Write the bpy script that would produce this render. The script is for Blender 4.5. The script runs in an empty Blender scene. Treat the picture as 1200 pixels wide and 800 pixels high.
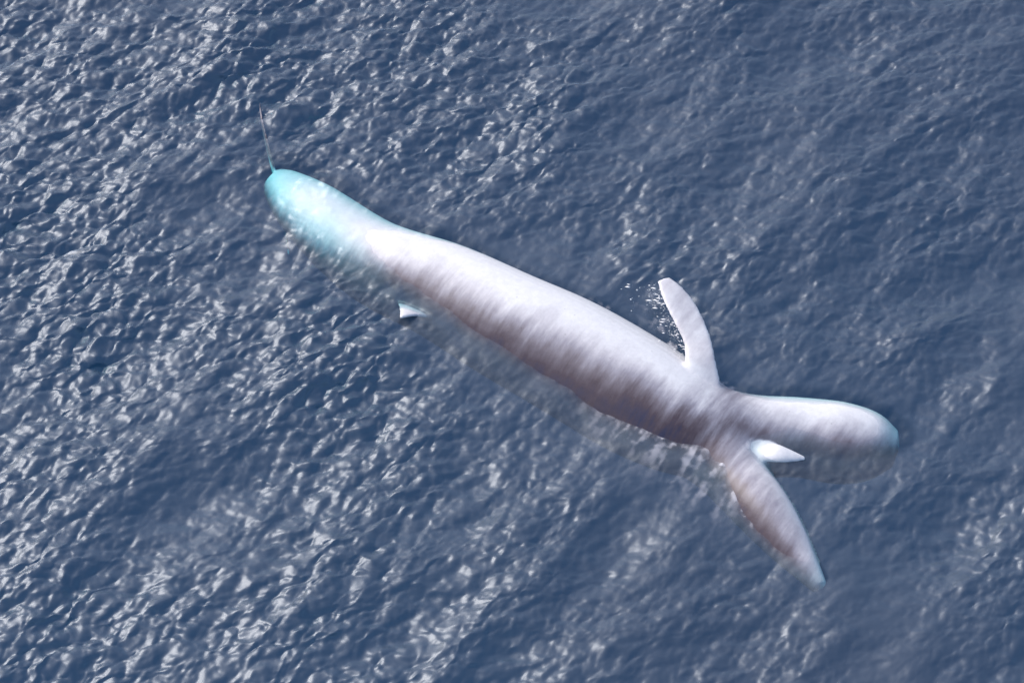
import bpy, bmesh, math, random
import numpy as np
from mathutils import Vector, Matrix

R = math.radians
sc = bpy.context.scene
col = sc.collection
random.seed(4)
rng = np.random.default_rng(11)

# ------------------------------------------------------------------ camera
TILT = R(35.0)                      # degrees off straight down
DIST = 60.0
cam_d = bpy.data.cameras.new('camera')
cam = bpy.data.objects.new('camera', cam_d)
col.objects.link(cam)
cam.location = (0, -DIST * math.sin(TILT), DIST * math.cos(TILT))
cam.rotation_euler = (TILT, 0, 0)
cam_d.sensor_width = 36
cam_d.lens = 72.2
cam_d.clip_start = 0.5
cam_d.clip_end = 20000
sc.camera = cam

# ------------------------------------------------------------------ sky and sun
SUN_DIR = Vector((-0.67, 0.41, 0.62)).normalized()
sun_el = math.asin(SUN_DIR.z)
sun_az = math.atan2(SUN_DIR.x, SUN_DIR.y)
w = bpy.data.worlds.new('World')
sc.world = w
w.use_nodes = True
nt = w.node_tree
sky = nt.nodes.new('ShaderNodeTexSky')
sky.sky_type = 'NISHITA'
sky.sun_disc = False
sky.sun_elevation = sun_el
sky.sun_rotation = sun_az
sky.altitude = 100
sky.air_density = 1.0
sky.dust_density = 3.5
sky.ozone_density = 2.0
bg = nt.nodes['Background']
bg.inputs['Strength'].default_value = 0.15
nt.links.new(sky.outputs['Color'], bg.inputs['Color'])
sun_d = bpy.data.lights.new('sun', 'SUN')
sun_d.energy = 1.5
sun_d.angle = R(38.0)
sun_d.color = (1.0, 0.98, 0.955)
sun = bpy.data.objects.new('sun', sun_d)
sun.rotation_euler = SUN_DIR.to_track_quat('Z', 'Y').to_euler()
sun.location = SUN_DIR * 200
col.objects.link(sun)

sc.view_settings.view_transform = 'Standard'
sc.view_settings.look = 'None'
sc.view_settings.gamma = 1
sc.view_settings.use_curve_mapping = False
sc.view_settings.exposure = 0.42
sc.render.engine = 'CYCLES'
sc.cycles.use_denoising = True
sc.cycles.max_bounces = 3
sc.cycles.transparent_max_bounces = 16
sc.cycles.volume_bounces = 0
sc.cycles.use_light_tree = False
w.cycles.sampling_method = 'MANUAL'
w.cycles.sample_map_resolution = 256
sc.cycles.sample_clamp_indirect = 4

# ------------------------------------------------------------------ helpers
def tag(o, label=None, cat=None, kind=None, group=None):
    if label: o['label'] = label
    if cat: o['category'] = cat
    if kind: o['kind'] = kind
    if group: o['group'] = group
    return o

def mesh_from_arrays(name, verts, quads=None, tris=None):
    me = bpy.data.meshes.new(name)
    verts = np.asarray(verts, np.float32)
    me.vertices.add(len(verts))
    me.vertices.foreach_set('co', verts.ravel())
    idx, tot = [], []
    if quads is not None and len(quads):
        q = np.asarray(quads, np.int32); idx.append(q.ravel()); tot.append(np.full(len(q), 4, np.int32))
    if tris is not None and len(tris):
        t = np.asarray(tris, np.int32); idx.append(t.ravel()); tot.append(np.full(len(t), 3, np.int32))
    idx = np.concatenate(idx); tot = np.concatenate(tot)
    start = np.concatenate([[0], np.cumsum(tot)[:-1]]).astype(np.int32)
    me.loops.add(len(idx)); me.loops.foreach_set('vertex_index', idx)
    me.polygons.add(len(tot)); me.polygons.foreach_set('loop_start', start)
    me.update(calc_edges=True)
    me.validate()
    return me

def smooth(me):
    me.polygons.foreach_set('use_smooth', np.ones(len(me.polygons), bool))
    me.update()

def attr(me, name, vals):
    a = me.attributes.new(name, 'FLOAT', 'POINT')
    a.data.foreach_set('value', np.asarray(vals, np.float32))

def sstep(a, b, x):
    t = np.clip((x - a) / (b - a), 0, 1)
    return t * t * (3 - 2 * t)

class Nodes:
    def __init__(s, mat):
        s.t = mat.node_tree; s.t.nodes.clear()
    def n(s, kind, **kw):
        nd = s.t.nodes.new(kind)
        for k, v in kw.items():
            if hasattr(nd, k): setattr(nd, k, v)
        return nd
    def l(s, a, b): s.t.links.new(a, b)
    def attr(s, name):
        return s.n('ShaderNodeAttribute', attribute_name=name).outputs['Fac']
    def math(s, op, a, b=None, clamp=False):
        m = s.n('ShaderNodeMath', operation=op, use_clamp=clamp)
        for i, v in enumerate((a, b)):
            if v is None: continue
            if isinstance(v, (int, float)): m.inputs[i].default_value = v
            else: s.l(v, m.inputs[i])
        return m.outputs[0]
    def ramp(s, fac, stops):
        r = s.n('ShaderNodeValToRGB')
        e = r.color_ramp.elements
        while len(e) < len(stops): e.new(0.5)
        for el, (p, c) in zip(e, stops):
            el.position = p; el.color = (*c, 1) if len(c) == 3 else c
        s.l(fac, r.inputs[0]); return r.outputs[0]

def new_mat(name):
    m = bpy.data.materials.new(name); m.use_nodes = True
    return m, Nodes(m)

# ------------------------------------------------------------------ whale layout (metres; x along picture, y away, z up, water at 0)
TRUNK = [(-7.52, 7.05, -1.06, 0.38), (-7.15, 6.70, -1.14, 0.64), (-6.15, 5.76, -1.21, 0.97),
         (-4.17, 3.94, -1.21, 1.22), (-1.94, 2.66, -1.06, 1.41), (-0.03, 1.35, -0.95, 1.55),
         (1.82, 0.20, -0.95, 1.65), (3.67, -1.13, -0.95, 1.65), (4.95, -2.03, -0.92, 1.50),
         (5.95, -2.50, -0.90, 1.28), (7.01, -2.57, -0.97, 1.13), (8.25, -2.58, -1.00, 1.08),
         (9.47, -2.76, -1.02, 1.11), (10.40, -2.92, -0.98, 0.92), (11.02, -3.04, -0.98, 0.50)]
ROSTRUM = [(4.45, -1.75, -1.05, 1.10), (5.75, -3.00, -0.95, 1.12), (6.42, -4.22, -0.78, 0.88), (7.00, -5.38, -0.46, 0.78),
           (7.50, -6.33, -0.36, 0.63), (7.97, -7.18, -0.34, 0.42), (8.36, -7.88, -0.36, 0.22)]

def dense(rows, n=80):
    """Catmull-Rom resampling of a section table."""
    p = np.array(rows, float)
    p = np.vstack([2 * p[0] - p[1], p, 2 * p[-1] - p[-2]])
    d = np.linalg.norm(np.diff(p[1:-1, :3], axis=0), axis=1)
    cum = np.concatenate([[0], np.cumsum(d)])
    out = []
    for s in np.linspace(0, cum[-1], n):
        i = min(np.searchsorted(cum, s, 'right') - 1, len(d) - 1)
        t = (s - cum[i]) / d[i]
        a, b, c, e = p[i], p[i + 1], p[i + 2], p[i + 3]
        out.append(0.5 * (2 * b + (c - a) * t + (2 * a - 5 * b + 4 * c - e) * t * t + (3 * b - a - 3 * c + e) * t ** 3))
    return np.array(out)

DT, DR = dense(TRUNK, 160), dense(ROSTRUM, 60)

def add_loft(bm, rows, seg=40, flat=1.0, wide=1.0):
    n = len(rows); rings = []
    for i, (x, y, z, r) in enumerate(rows):
        a = rows[max(i - 1, 0)]; b = rows[min(i + 1, n - 1)]
        t = Vector(b[:3] - a[:3]).normalized()
        side = t.cross(Vector((0, 0, 1))).normalized()
        up = side.cross(t).normalized()
        c = Vector((x, y, z))
        rings.append([bm.verts.new(c + side * (r * math.cos(2 * math.pi * k / seg) * (wide if math.cos(2 * math.pi * k / seg) > 0 else 1)) + up * (r * flat * math.sin(2 * math.pi * k / seg))) for k in range(seg)])
    for A, B in zip(rings, rings[1:]):
        for k in range(seg):
            bm.faces.new((A[k], A[(k + 1) % seg], B[(k + 1) % seg], B[k]))
    for ring, row, nb, rev in ((rings[0], rows[0], rows[1], True), (rings[-1], rows[-1], rows[-2], False)):
        tip = Vector(row[:3]) + Vector(row[:3] - nb[:3]).normalized() * row[3] * 0.25
        v = bm.verts.new(tip)
        for k in range(seg):
            f = (ring[(k + 1) % seg], ring[k], v) if rev else (ring[k], ring[(k + 1) % seg], v)
            bm.faces.new(f)

def add_blade(bm, left, right, normal, thick, sub=6):
    """A fin from two matching edge polylines, lens-shaped across its chord."""
    nrm = Vector(normal).normalized(); cols = 9; rows = []
    L, Rr = [Vector(p) for p in left], [Vector(p) for p in right]
    def cr(P, t):
        n = len(P) - 1; i = min(int(t * n), n - 1); u = t * n - i
        a, b, c, d = P[max(i - 1, 0)], P[i], P[i + 1], P[min(i + 2, n)]
        return 0.5 * (2 * b + (c - a) * u + (2 * a - 5 * b + 4 * c - d) * u * u + (3 * b - a - 3 * c + d) * u ** 3)
    N = sub * (len(L) - 1)
    for j in range(N + 1):
        t = j / N; a, b = cr(L, t), cr(Rr, t)
        th = thick * (1 - 0.55 * t)
        top, bot = [], []
        for k in range(cols):
            u = k / (cols - 1); h = th * (0.30 + 0.70 * math.sqrt(max(0, 4 * u * (1 - u))))
            p = a.lerp(b, u)
            top.append(bm.verts.new(p + nrm * h)); bot.append(bm.verts.new(p - nrm * h))
        rows.append(top + bot[::-1])
    m = len(rows[0])
    for A, B in zip(rows, rows[1:]):
        for k in range(m):
            bm.faces.new((A[k], A[(k + 1) % m], B[(k + 1) % m], B[k]))
    bm.faces.new(rows[0][::-1]); bm.faces.new(rows[-1])

def thin_water(pts, rows, wide):
    """1 where the body is at or above the surface, falling to 0 where deep water stands over it."""
    best = np.zeros(len(pts))
    for i, (x, y, z, r) in enumerate(rows):
        d = plan_dist(pts, rows, i, wide)
        m = d < r
        top = z + np.sqrt(r * r - d[m] ** 2)
        best[m] = np.maximum(best[m], np.exp(np.minimum(top, 0) / 1.1) * (1 - (d[m] / r) ** 7))
    return best

def near_section(pts, rows):
    """distance to the axis (in plan), nearest row index, for an array of points (x,y)."""
    best = np.full(len(pts), 1e9); idx = np.zeros(len(pts), int); edge = np.full(len(pts), 1e9)
    for i, r in enumerate(rows):
        d = np.hypot(pts[:, 0] - r[0], pts[:, 1] - r[1])
        m = d < best; best[m] = d[m]; idx[m] = i
    return best, idx

def plan_dist(pts, rows, i, wide):
    """plan distance from a row's axis point, the wider back side counted shorter."""
    t = rows[min(i + 1, len(rows) - 1), :2] - rows[max(i - 1, 0), :2]
    t = t / np.linalg.norm(t)
    dx, dy = pts[:, 0] - rows[i, 0], pts[:, 1] - rows[i, 1]
    off = dx * t[1] - dy * t[0]
    off = np.where(off > 0, off / wide, off)
    return np.hypot(off, dx * t[0] + dy * t[1])

def water_gap(pts, rows, wide):
    """signed plan distance from the line where a body meets z=0 (negative inside)."""
    best = np.full(len(pts), 1e9)
    for i, (x, y, z, r) in enumerate(rows):
        h = r * r - z * z
        rr = math.sqrt(h) if h > 0 else -math.sqrt(-h)
        best = np.minimum(best, plan_dist(pts, rows, i, wide) - rr)
    return best

# ------------------------------------------------------------------ sea
TILE, NF = 44.0, 1320
def spectrum_field(slopes, wind_deg, spread, seed, chop=0.0):
    """Random sea tile with a chosen rms slope in each octave of wavelength."""
    g = np.random.default_rng(seed)
    k1 = 2 * np.pi * np.fft.fftfreq(NF, TILE / NF)
    KX, KY = np.meshgrid(k1, k1, indexing='xy')
    K = np.hypot(KX, KY); K[0, 0] = 1
    ang = np.arctan2(KY, KX) - R(wind_deg)
    D = np.abs(np.cos(ang)) ** spread + 0.10
    white = np.fft.fft2(g.standard_normal((NF, NF)))
    lam = 2 * np.pi / K
    tot = np.zeros((NF, NF), complex)
    for l0, s in slopes:
        band = np.exp(-(np.log2(lam / l0)) ** 2 / (2 * 0.55 ** 2))
        H = white * np.sqrt(D) * band / K ** 2; H[0, 0] = 0
        gx = np.fft.ifft2(1j * KX * H).real; gy = np.fft.ifft2(1j * KY * H).real
        H *= s / math.sqrt((gx ** 2 + gy ** 2).mean())
        tot += H
    h = np.fft.ifft2(tot).real
    dx = np.fft.ifft2(-1j * KX / K * tot).real * chop
    dy = np.fft.ifft2(-1j * KY / K * tot).real * chop
    return h, dx, dy

def sample(tile, x, y):
    fx = (x / TILE % 1) * NF; fy = (y / TILE % 1) * NF
    i = np.floor(fx).astype(int); j = np.floor(fy).astype(int); u = fx - i; v = fy - j
    i %= NF; j %= NF; i1 = (i + 1) % NF; j1 = (j + 1) % NF
    return (tile[j, i] * (1 - u) + tile[j, i1] * u) * (1 - v) + (tile[j1, i] * (1 - u) + tile[j1, i1] * u) * v

hA, dxA, dyA = spectrum_field([(9, .045), (4.5, .06), (2.2, .075)], 122, 5, 3, -0.6)      # wind waves
hB, dxB, dyB = spectrum_field([(1.4, .085), (.7, .115), (.36, .125), (.18, .095)], 118, 2.2, 7, 0.8)    # chop and ripples,
hC, dxC, dyC = spectrum_field([(1.0, .085), (.5, .11), (.26, .115), (.13, .07)], 100, 2.2, 17, -0.8)         # two crossing sets
hB, dxB, dyB = hB + hC, dxB + dxC, dyB + dyC
wob, _, _ = spectrum_field([(9, .1), (5, .1)], 20, 0.5, 21)
wob /= wob.std()
streak, _, _ = spectrum_field([(.9, .06), (.42, .12), (.2, .15), (.12, .12)], 150, 22, 31); streak /= streak.std()
speck, _, _ = spectrum_field([(.5, .1), (.25, .12), (.14, .12)], 0, 0, 33); speck /= speck.std()

def axis(lo, hi, step, far):
    mid = np.arange(lo, hi + 1e-6, step)
    grow = []; s = step; p = 0
    while p < far:
        s *= 1.22; p += s; grow.append(p)
    grow = np.array(grow)
    return np.concatenate([(lo - grow)[::-1], mid, hi + grow]), len(grow)

STEP = 0.0345
DEEP = 14.0
xs, gx_ = axis(-18.6, 18.6, STEP, 2500)
ys, gy_ = axis(-12.6, 15.6, STEP, 2500)
X, Y = np.meshgrid(xs, ys)
X = X.ravel(); Y = Y.ravel()
edge = np.maximum(np.maximum(np.abs(X) - 18.6, 0), np.maximum(Y - 15.6, np.maximum(-12.6 - Y, 0)))
fadeB = np.exp(-edge / 1.5); fadeA = np.exp(-edge / 25.0)
# calmer water right of the head and in the slick round the whale
pts = np.stack([X, Y], 1)
inner = edge < 1.0
gap = np.full(len(X), 50.0)
g3 = np.minimum(water_gap(pts[inner], DT[::3], 1.2), water_gap(pts[inner], DR[::3], 1.1))
gap[inner] = g3
# how much water stands over the body: a thin layer scatters less light than a deep one
column = np.ones(len(X))
column[inner] = 1 - np.maximum(thin_water(pts[inner], DT[::2], 1.2), thin_water(pts[inner], DR[::2], 1.1))
calm = 1.12 - 0.52 * sstep(-13, 9, X - 0.35 * Y)
calm *= 1.0 - 0.55 * np.exp(-np.clip(gap, 0, 9) ** 2 / 2.2)
gust = np.clip(1 + 0.22 * sample(wob, X, Y), 0.5, 1.5)
nearw = 1 - 0.5 * np.exp(-np.clip(gap, 0, 9) ** 2 / 2.2)
Z = sample(hA, X, Y) * fadeA * nearw + sample(hB, X, Y) * fadeB * calm * gust
DX = sample(dxA, X, Y) * fadeA * nearw + sample(dxB, X, Y) * fadeB * calm * gust
DY = sample(dyA, X, Y) * fadeA * nearw + sample(dyB, X, Y) * fadeB * calm * gust
# the bulge of water shoved aside by the shoulder
bx, by = X - 3.7, Y + 3.75
Z += 0.16 * np.exp(-((bx * 0.80 - by * 0.35) / 1.1) ** 2 - ((bx * 0.35 + by * 0.9) / 0.42) ** 2)
Z -= 0.02
sea_co = np.stack([X + DX, Y + DY, Z], 1)
# ripples pushed off the body
rip = np.exp(-np.clip(gap, 0, 50) / 0.9) * (gap > 0) * sstep(-6, -3, X) * fadeB
Z += 0.020 * rip * np.sin(2 * np.pi * gap / 0.42 + 1.3 * sample(wob, X * 1.7, Y * 1.7)) * (0.6 + 0.4 * sample(wob, X + 9, Y))
# foam: thin wash along the body, over the neck and shoulder
def blob(cx, cy, ax, ay, rot):
    c, s = math.cos(R(rot)), math.sin(R(rot)); u = (X - cx) * c + (Y - cy) * s; v = -(X - cx) * s + (Y - cy) * c
    return np.exp(-(u / ax) ** 2 - (v / ay) ** 2)
st = sample(streak, X, Y); sp = sample(speck, X, Y)
wash = 0.9 * blob(4.2, -3.2, 1.9, 1.0, -35) + 0.7 * blob(5.6, -4.6, 0.8, 1.3, 20) + 0.15 * blob(2.4, -2.3, 1.6, 0.7, -30)
foam = 0.46 * wash * (0.06 + 0.94 * sstep(-0.5, 2.4, st))
foam += 0.45 * np.exp(-((gap - 0.03) / 0.07) ** 2) * sstep(0.4, 1.6, sp) * sstep(1.5, 5, X) * sstep(7.5, 6, X)
foam += 0.22 * blob(4.55, 0.3, 0.35, 1.2, 20) * sstep(0.3, 1.2, sp)
foam = np.clip(foam, 0, 0.9) * fadeB
nx, ny = len(xs), len(ys)
I = np.arange(nx * ny).reshape(ny, nx)
quads = np.stack([I[:-1, :-1].ravel(), I[:-1, 1:].ravel(), I[1:, 1:].ravel(), I[1:, :-1].ravel()], 1)
# closed body of water: rim dropped to an added sheet, its colour standing in for upwelled light
rim = np.concatenate([I[0, :-1], I[:-1, -1], I[-1, :0:-1], I[:0:-1, 0]])
base = len(sea_co)
low = sea_co[rim].copy(); low[:, 2] = -DEEP
sheetc = np.array([[0, 0, -DEEP]])
nr = len(rim); a = np.arange(nr); b = (a + 1) % nr
skirt = np.stack([rim[b], rim[a], base + a, base + b], 1)
deep_sheet = np.stack([base + b, base + a, np.full(nr, base + nr)], 1)
sea_me = mesh_from_arrays('sea', np.vstack([sea_co, low, sheetc]), np.vstack([quads, skirt]), deep_sheet)
attr(sea_me, 'foam', np.concatenate([foam, np.zeros(nr + 1)]))
attr(sea_me, 'column', np.concatenate([column, np.ones(nr + 1)]))
smooth(sea_me)
sea = bpy.data.objects.new('sea', sea_me); col.objects.link(sea)
tag(sea, 'dark blue open sea with wind chop and soft glints', kind='structure')

m, N = new_mat('sea_water')
out = N.n('ShaderNodeOutputMaterial')
lw = N.n('ShaderNodeLayerWeight'); lw.inputs['Blend'].default_value = 0.5
refl = N.math('ADD', N.math('MULTIPLY', N.math('POWER', lw.outputs['Facing'], 5.0), 0.95), 0.076)
gl = N.n('ShaderNodeBsdfGlossy'); gl.inputs['Roughness'].default_value = 0.37; gl.inputs['Color'].default_value = (.85, .91, 1, 1)
g2 = N.n('ShaderNodeBsdfGlossy'); g2.inputs['Roughness'].default_value = 0.13
gm = N.n('ShaderNodeMixShader'); gm.inputs[0].default_value = 0.05; N.l(gl.outputs[0], gm.inputs[1]); N.l(g2.outputs[0], gm.inputs[2])
tr = N.n('ShaderNodeBsdfTransparent')
mx = N.n('ShaderNodeMixShader'); tb = N.n('ShaderNodeBsdfDiffuse'); tb.inputs['Color'].default_value = (.40, .48, .62, 1)  # diffuse veil painted on the surface in place of light scattered in the water
mt = N.n('ShaderNodeMixShader'); N.l(N.math('MULTIPLY', N.attr('column'), 0.105), mt.inputs[0]); N.l(tr.outputs[0], mt.inputs[1]); N.l(tb.outputs[0], mt.inputs[2])
N.l(refl, mx.inputs[0]); N.l(mt.outputs[0], mx.inputs[1]); N.l(gm.outputs[0], mx.inputs[2])
fo = N.n('ShaderNodeBsdfDiffuse'); fo.inputs['Color'].default_value = (0.82, 0.80, 0.86, 1)
mf = N.n('ShaderNodeMixShader'); N.l(N.attr('foam'), mf.inputs[0]); N.l(mx.outputs[0], mf.inputs[1]); N.l(fo.outputs[0], mf.inputs[2])
N.l(mf.outputs[0], out.inputs['Surface'])
va = N.n('ShaderNodeVolumeAbsorption'); va.inputs['Density'].default_value = 0.55; va.inputs['Color'].default_value = (0.0, 0.89, 0.93, 1)
N.l(va.outputs[0], out.inputs['Volume'])
sea_me.materials.append(m)
m, N = new_mat('deep_upwelling')
out = N.n('ShaderNodeOutputMaterial'); df = N.n('ShaderNodeBsdfDiffuse'); df.inputs['Color'].default_value = (.40, .27, .30, 1)  # opaque colour stands in for light scattered up from deep water
N.l(df.outputs[0], out.inputs['Surface'])
sea_me.materials.append(m)
mi = np.zeros(len(sea_me.polygons), np.int32); mi[len(quads):] = 1
sea_me.polygons.foreach_set('material_index', mi)

# ------------------------------------------------------------------ whale
bm = bmesh.new()
add_loft(bm, DT, wide=1.2); add_loft(bm, DR, wide=1.1)
LIP = dense([(7.00, -3.55, -.30, .36), (7.45, -3.80, -.06, .30), (7.85, -3.90, -.05, .20), (8.25, -3.96, -.08, .07)], 24)
add_loft(bm, LIP, 16, flat=0.6)
# raised flipper, dorsal fin, tail fluke seen on its edge
add_blade(bm, [(5.25, -2.05, -.05), (4.99, -1.24, .45), (4.95, -.48, .6), (4.72, .14, .7), (4.39, .96, .8), (4.26, 1.60, .8)],
              [(6.12, -2.20, -.05), (5.86, -1.13, .5), (5.73, -.24, .6), (5.38, .79, .7), (4.95, 1.42, .8), (4.62, 1.74, .8)], (0.25, 0.0, 1), 0.13)
add_blade(bm, [(-3.75, 2.35, -1.0), (-3.42, 1.70, -.45), (-3.32, 1.10, .02), (-3.30, .70, .26)],
              [(-1.70, 1.55, -1.2), (-2.25, 1.22, -.55), (-2.80, .90, .04), (-3.20, .66, .26)], (0.3, 0.5, 0.8), 0.10)
add_blade(bm, [(-7.35, 6.70, -1.5), (-7.50, 7.15, -.55), (-7.72, 7.9, -.10), (-7.90, 8.6, -.03), (-8.02, 9.25, .01)],
              [(-7.55, 7.60, -2.3), (-7.70, 7.9, -1.6), (-7.90, 8.5, -.8), (-8.00, 9.0, -.2), (-8.04, 9.32, -.03)], (1, 0.22, 0), 0.06)
add_blade(bm, [(-7.35, 6.70, -1.5), (-7.30, 6.5, -2.2), (-7.25, 6.2, -3.0), (-7.2, 5.9, -3.6)],
              [(-7.55, 7.60, -2.3), (-7.45, 7.2, -2.9), (-7.35, 6.8, -3.4), (-7.25, 6.1, -3.75)], (1, 0.22, 0), 0.06)
bmesh.ops.recalc_face_normals(bm, faces=bm.faces)
raw = bpy.data.meshes.new('raw'); bm.to_mesh(raw); bm.free()
tmp = bpy.data.objects.new('tmp', raw); col.objects.link(tmp)
rm = tmp.modifiers.new('r', 'REMESH'); rm.mode = 'VOXEL'; rm.voxel_size = 0.045
sm = tmp.modifiers.new('s', 'SMOOTH'); sm.factor = 0.5; sm.iterations = 6
dg = bpy.context.evaluated_depsgraph_get()
body_me = bpy.data.meshes.new_from_object(tmp.evaluated_get(dg))
bpy.data.objects.remove(tmp); bpy.data.meshes.remove(raw)
body_me.name = 'whale_body'
co = np.zeros(len(body_me.vertices) * 3, np.float32); body_me.vertices.foreach_get('co', co); co = co.reshape(-1, 3).astype(float)

ed = np.zeros(len(body_me.edges) * 2, np.int32); body_me.edges.foreach_get('vertices', ed); ed = ed.reshape(-1, 2)
deg = np.maximum(np.bincount(ed.ravel(), minlength=len(co)), 1)
def relax(v, it, wgt):
    for _ in range(it):
        acc = np.stack([np.bincount(ed[:, 0], v[ed[:, 1], k], len(v)) + np.bincount(ed[:, 1], v[ed[:, 0], k], len(v)) for k in range(v.shape[1])], 1)
        v = v + wgt[:, None] * (acc / deg[:, None] - v)
    return v
wn = 0.6 * np.exp(-((co[:, 0] - 6.3) / 1.3) ** 2 - ((co[:, 1] + 3.0) / 1.5) ** 2) * sstep(0.35, 0.1, co[:, 2]) * np.clip(np.hypot(co[:, 0] - 7.7, co[:, 1] + 3.8) - .4, 0.25, 1)
co = relax(co, 60, np.clip(wn, 0, .6))
body_me.vertices.foreach_set('co', co.astype(np.float32).ravel()); body_me.update()

# skin tone coordinates (pigment and painted shading): angle round the body and run along it
def polar(rows, s0, s1):
    d, i = near_section(co, rows)
    r = rows[i]; a = rows[np.maximum(i - 1, 0)]; b = rows[np.minimum(i + 1, len(rows) - 1)]
    t = b[:, :2] - a[:, :2]; t /= np.linalg.norm(t, axis=1)[:, None]
    off = (co[:, 0] - r[:, 0]) * -t[:, 1] + (co[:, 1] - r[:, 1]) * t[:, 0]     # + to the far (belly) side
    ang = np.degrees(np.arctan2(off, co[:, 2] - r[:, 2]))
    rad = np.sqrt(off ** 2 + (co[:, 2] - r[:, 2]) ** 2) / r[:, 3]
    return ang, s0 + (s1 - s0) * i / (len(rows) - 1), rad, d / r[:, 3]
angT, sT, radT, dT = polar(DT, 0, 21)
angR, sR, radR, dR = polar(DR, 30.0, 36.0)
useR = (dR < dT) & (co[:, 1] < -3.0)
ang = np.where(useR, angR, angT); srun = np.where(useR, sR, sT)
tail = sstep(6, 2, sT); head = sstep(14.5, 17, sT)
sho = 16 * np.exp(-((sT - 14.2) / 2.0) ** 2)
pale = 0.08 * sstep(-90, -60, angT) + 0.72 * sstep(-60 - 36 * tail + .6 * sho, -8 - 42 * tail + .8 * sho, angT) + 0.2 * sstep(-30 - 40 * tail, 25 - 40 * tail, angT)  # dark back pigment, with shading of the lower flank painted into the tone
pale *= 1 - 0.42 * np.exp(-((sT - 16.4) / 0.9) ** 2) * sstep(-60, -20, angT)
pale = np.where(useR, (0.08 + sstep(-55, -5, angR) * 0.58 + sstep(5, 50, angR) * 0.26) * (1 - .40 * sstep(32.8, 31.4, sR)) + .15 * sstep(34.5, 36, sR), pale)  # upper jaw tone; its base darkened as painted shade at the join
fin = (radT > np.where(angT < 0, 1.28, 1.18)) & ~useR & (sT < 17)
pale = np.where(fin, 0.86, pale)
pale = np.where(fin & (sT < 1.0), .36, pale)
pale = relax(pale[:, None], 30, np.where(fin, 0.0, 0.6))[:, 0]
dl, il = near_section(co, LIP)
lip = sstep(.38, .24, np.sqrt(dl ** 2 + (co[:, 2] - LIP[il, 2]) ** 2)) * 1.2
attr(body_me, 'blaze', np.exp(-((co[:, 0] - 5.0) / 1.7) ** 2 - ((co[:, 1] + 3.0) / 1.2) ** 2)); attr(body_me, 'groove', sstep(7, 9, sT) * sstep(17.5, 16, sT) * sstep(10, 30, ang) * ~useR * ~fin); attr(body_me, 'pale', pale); attr(body_me, 'ang', ang / 180); attr(body_me, 'run', srun); attr(body_me, 'lip', lip)
smooth(body_me)

m, N = new_mat('whale_skin')
out = N.n('ShaderNodeOutputMaterial')
pb = N.n('ShaderNodeBsdfPrincipled')
tc = N.n('ShaderNodeTexCoord')
sx = N.n('ShaderNodeSeparateXYZ'); N.l(tc.outputs['Object'], sx.inputs[0])
al = N.math('SUBTRACT', N.math('MULTIPLY', sx.outputs[0], .80), N.math('MULTIPLY', sx.outputs[1], .60))
ac = N.math('ADD', N.math('MULTIPLY', sx.outputs[0], .11), N.math('MULTIPLY', sx.outputs[1], .15))
cs = N.n('ShaderNodeCombineXYZ'); N.l(al, cs.inputs[0]); N.l(ac, cs.inputs[1]); N.l(N.math('MULTIPLY', sx.outputs[2], .2), cs.inputs[2])
cx = N.n('ShaderNodeCombineXYZ'); N.l(N.attr('run'), cx.inputs[0]); N.l(N.math('MULTIPLY', N.attr('ang'), 1.2), cx.inputs[1])
n1 = N.n('ShaderNodeTexNoise'); n1.inputs['Scale'].default_value = 3.6; n1.inputs['Detail'].default_value = 6; n1.inputs['Roughness'].default_value = .6
N.l(cs.outputs[0], n1.inputs['Vector'])
n2 = N.n('ShaderNodeTexNoise'); n2.inputs['Scale'].default_value = 1.1; n2.inputs['Detail'].default_value = 5
N.l(tc.outputs['Object'], n2.inputs['Vector'])
tr_ = N.math('MULTIPLY', N.math('MULTIPLY', N.attr('pale'), N.math('SUBTRACT', 1.0, N.attr('pale'))), 2.9)
tr_ = N.math('ADD', tr_, N.math('MULTIPLY', N.attr('blaze'), .45))
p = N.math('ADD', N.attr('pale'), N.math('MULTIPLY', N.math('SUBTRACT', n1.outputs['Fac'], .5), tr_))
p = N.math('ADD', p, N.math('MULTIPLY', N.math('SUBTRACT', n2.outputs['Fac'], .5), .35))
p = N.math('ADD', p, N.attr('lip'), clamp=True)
colr = N.ramp(p, [(0.0, (.045, .045, .085)), (.13, (.085, .062, .076)), (.36, (.178, .155, .182)), (.58, (.335, .318, .37)), (.78, (.57, .55, .59)), (.95, (.79, .78, .80))])  # bluish dark end: slate back with the water's scattered blue painted in
N.l(colr, pb.inputs['Base Color'])
pb.inputs['Roughness'].default_value = .42
pb.inputs['Specular IOR Level'].default_value = .4
wv = N.n('ShaderNodeTexWave', wave_type='BANDS', bands_direction='Y'); wv.inputs['Scale'].default_value = 6; wv.inputs['Distortion'].default_value = 0.6
N.l(cx.outputs[0], wv.inputs['Vector'])
n3 = N.n('ShaderNodeTexNoise'); n3.inputs['Scale'].default_value = 14; n3.inputs['Detail'].default_value = 6
N.l(tc.outputs['Object'], n3.inputs['Vector'])
gr = N.math('MULTIPLY', wv.outputs['Fac'], N.math('MULTIPLY', N.attr('groove'), .12))
bp = N.n('ShaderNodeBump'); bp.inputs['Strength'].default_value = .5; bp.inputs['Distance'].default_value = .04
N.l(N.math('ADD', N.math('MULTIPLY', n3.outputs['Fac'], .22), gr), bp.inputs['Height'])
N.l(bp.outputs[0], pb.inputs['Normal'])
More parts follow.
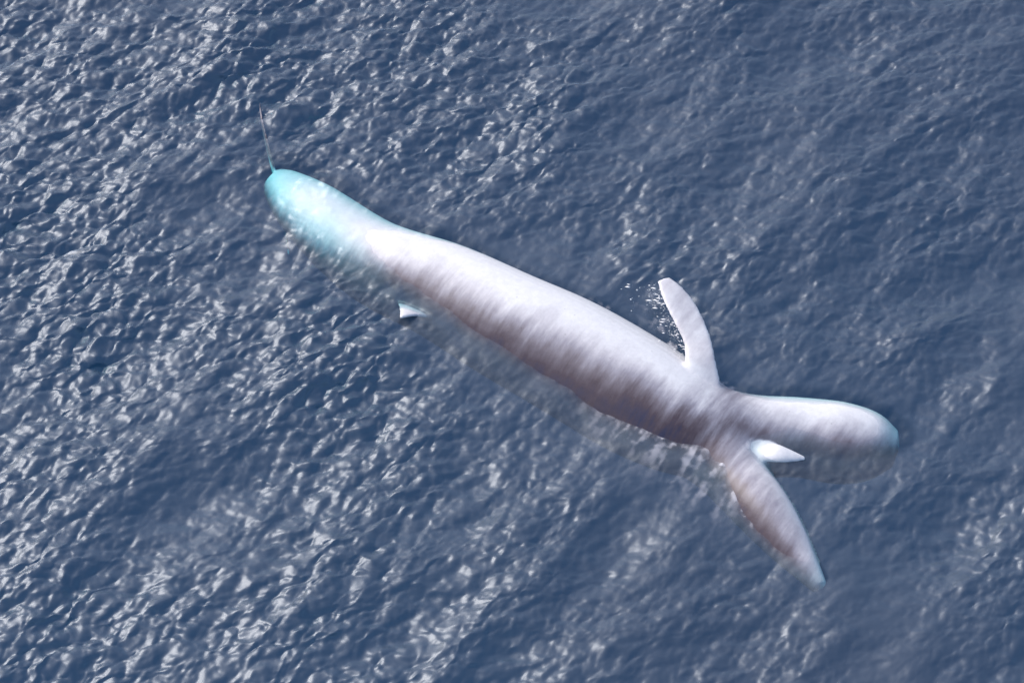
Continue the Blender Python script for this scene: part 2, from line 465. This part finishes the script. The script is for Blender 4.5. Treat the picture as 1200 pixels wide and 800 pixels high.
# faint scars and specks
vo = N.n('ShaderNodeTexVoronoi'); vo.inputs['Scale'].default_value = 2.3; N.l(tc.outputs['Object'], vo.inputs['Vector'])
spot = N.math('LESS_THAN', vo.outputs['Distance'], .055)
n4 = N.n('ShaderNodeTexNoise'); n4.inputs['Scale'].default_value = 5; n4.inputs['Detail'].default_value = 8; n4.inputs['Roughness'].default_value = .7
N.l(tc.outputs['Object'], n4.inputs['Vector'])
mot = N.math('ADD', .80, N.math('MULTIPLY', n4.outputs['Fac'], .38))
mot = N.math('SUBTRACT', mot, N.math('MULTIPLY', spot, .18))
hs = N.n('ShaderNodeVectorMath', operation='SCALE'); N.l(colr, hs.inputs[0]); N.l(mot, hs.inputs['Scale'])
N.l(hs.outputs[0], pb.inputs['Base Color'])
N.l(pb.outputs[0], out.inputs['Surface'])
body_me.materials.append(m)
whale = bpy.data.objects.new('whale', None); col.objects.link(whale)
whale.empty_display_size = 1
# baleen: a rack of thin pale plates hanging along the gape side of the upper jaw
bv, bq = [], []
for k in range(150):
    f = 0.42 + 0.5 * k / 149
    x, y, z, r = DR[int(f * (len(DR) - 1))]
    u = f * (len(DR) - 1) - int(f * (len(DR) - 1))
    nxt = DR[min(int(f * (len(DR) - 1)) + 1, len(DR) - 1)]
    c = Vector((x, y, z)).lerp(Vector(nxt[:3]), u)
    t = Vector(nxt[:3] - np.array([x, y, z])); t.z = 0; t = t.normalized()
    o = Vector((-t.y, t.x, 0))
    ln = r * (1.05 + random.uniform(-.03, .03)); hz = r * random.uniform(.30, .42)
    quad = [c + o * r * .55 + Vector((0, 0, hz)), c + o * ln + Vector((0, 0, hz * .25)), c + o * ln * .97 - Vector((0, 0, r * .5)), c + o * r * .55 - Vector((0, 0, r * .6))]
    b0 = len(bv); th = t * .008
    bv += [p - th for p in quad] + [p + th for p in quad]
    bq += [[b0 + i for i in q] for q in ((3, 2, 1, 0), (4, 5, 6, 7), (0, 1, 5, 4), (1, 2, 6, 5), (2, 3, 7, 6), (3, 0, 4, 7))]
bal_me = mesh_from_arrays('baleen', [tuple(v) for v in bv], bq)
mb_, Nb = new_mat('baleen_plate')
outb = Nb.n('ShaderNodeOutputMaterial'); pbb = Nb.n('ShaderNodeBsdfPrincipled')
pbb.inputs['Base Color'].default_value = (.58, .55, .53, 1); pbb.inputs['Roughness'].default_value = .5
Nb.l(pbb.outputs[0], outb.inputs['Surface']); bal_me.materials.append(mb_)
baleen = bpy.data.objects.new('baleen', bal_me); col.objects.link(baleen); baleen.parent = whale; baleen['kind'] = 'stuff'
tag(whale, 'pale whale rolled on its side at the surface with mouth agape', 'whale')
body = bpy.data.objects.new('body', body_me); col.objects.link(body); body.parent = whale

# ------------------------------------------------------------------ spray
def droplets(name, centres, radii, mat, label):
    o = np.array([(1, 0, 0), (-1, 0, 0), (0, 1, 0), (0, -1, 0), (0, 0, 1), (0, 0, -1)], float)
    f = np.array([(0, 2, 4), (2, 1, 4), (1, 3, 4), (3, 0, 4), (2, 0, 5), (1, 2, 5), (3, 1, 5), (0, 3, 5)])
    n = len(centres)
    fl = np.array([-.85, .35, -.40]); fl /= np.linalg.norm(fl)
    st_ = np.where(rng.random(n) < .45, rng.uniform(1.5, 5.0, n), 0)                 # some drops drawn out into strings
    loc = o[None] * radii[:, None, None]
    loc = loc + (loc @ fl)[:, :, None] * fl * st_[:, None, None]
    v = (centres[:, None, :] + loc).reshape(-1, 3)
    t = (f[None] + 6 * np.arange(n)[:, None, None]).reshape(-1, 3)
    me = mesh_from_arrays(name, v, None, t); smooth(me); me.materials.append(mat)
    ob = bpy.data.objects.new(name, me); col.objects.link(ob)
    return tag(ob, label, 'spray', kind='stuff')
m, N = new_mat('spray_water')
out = N.n('ShaderNodeOutputMaterial'); pb = N.n('ShaderNodeBsdfPrincipled')
pb.inputs['Base Color'].default_value = (.85, .85, .88, 1); pb.inputs['Roughness'].default_value = .3
N.l(pb.outputs[0], out.inputs['Surface'])
t = rng.random(400) ** 0.55
edge_x = np.interp(t, [0, .3, .6, .8, 1], [5.02, 5.0, 4.77, 4.45, 4.25]); edge_y = np.interp(t, [0, .3, .6, .8, 1], [-1.2, -.5, .15, .95, 1.6])
off = rng.exponential(.22, 400)
c = np.stack([edge_x - off * .9 + rng.normal(0, .05, 400), edge_y + off * .25 + rng.normal(0, .08, 400), .15 + .6 * rng.random(400) * np.exp(-off)], 1)
droplets('flipper_spray', c, np.clip(rng.exponential(.0065, 400), .003, .022) * (1 + .45 * (t > .85)), m, 'white droplets flying off the raised flipper edge')

bpy.context.view_layer.update()
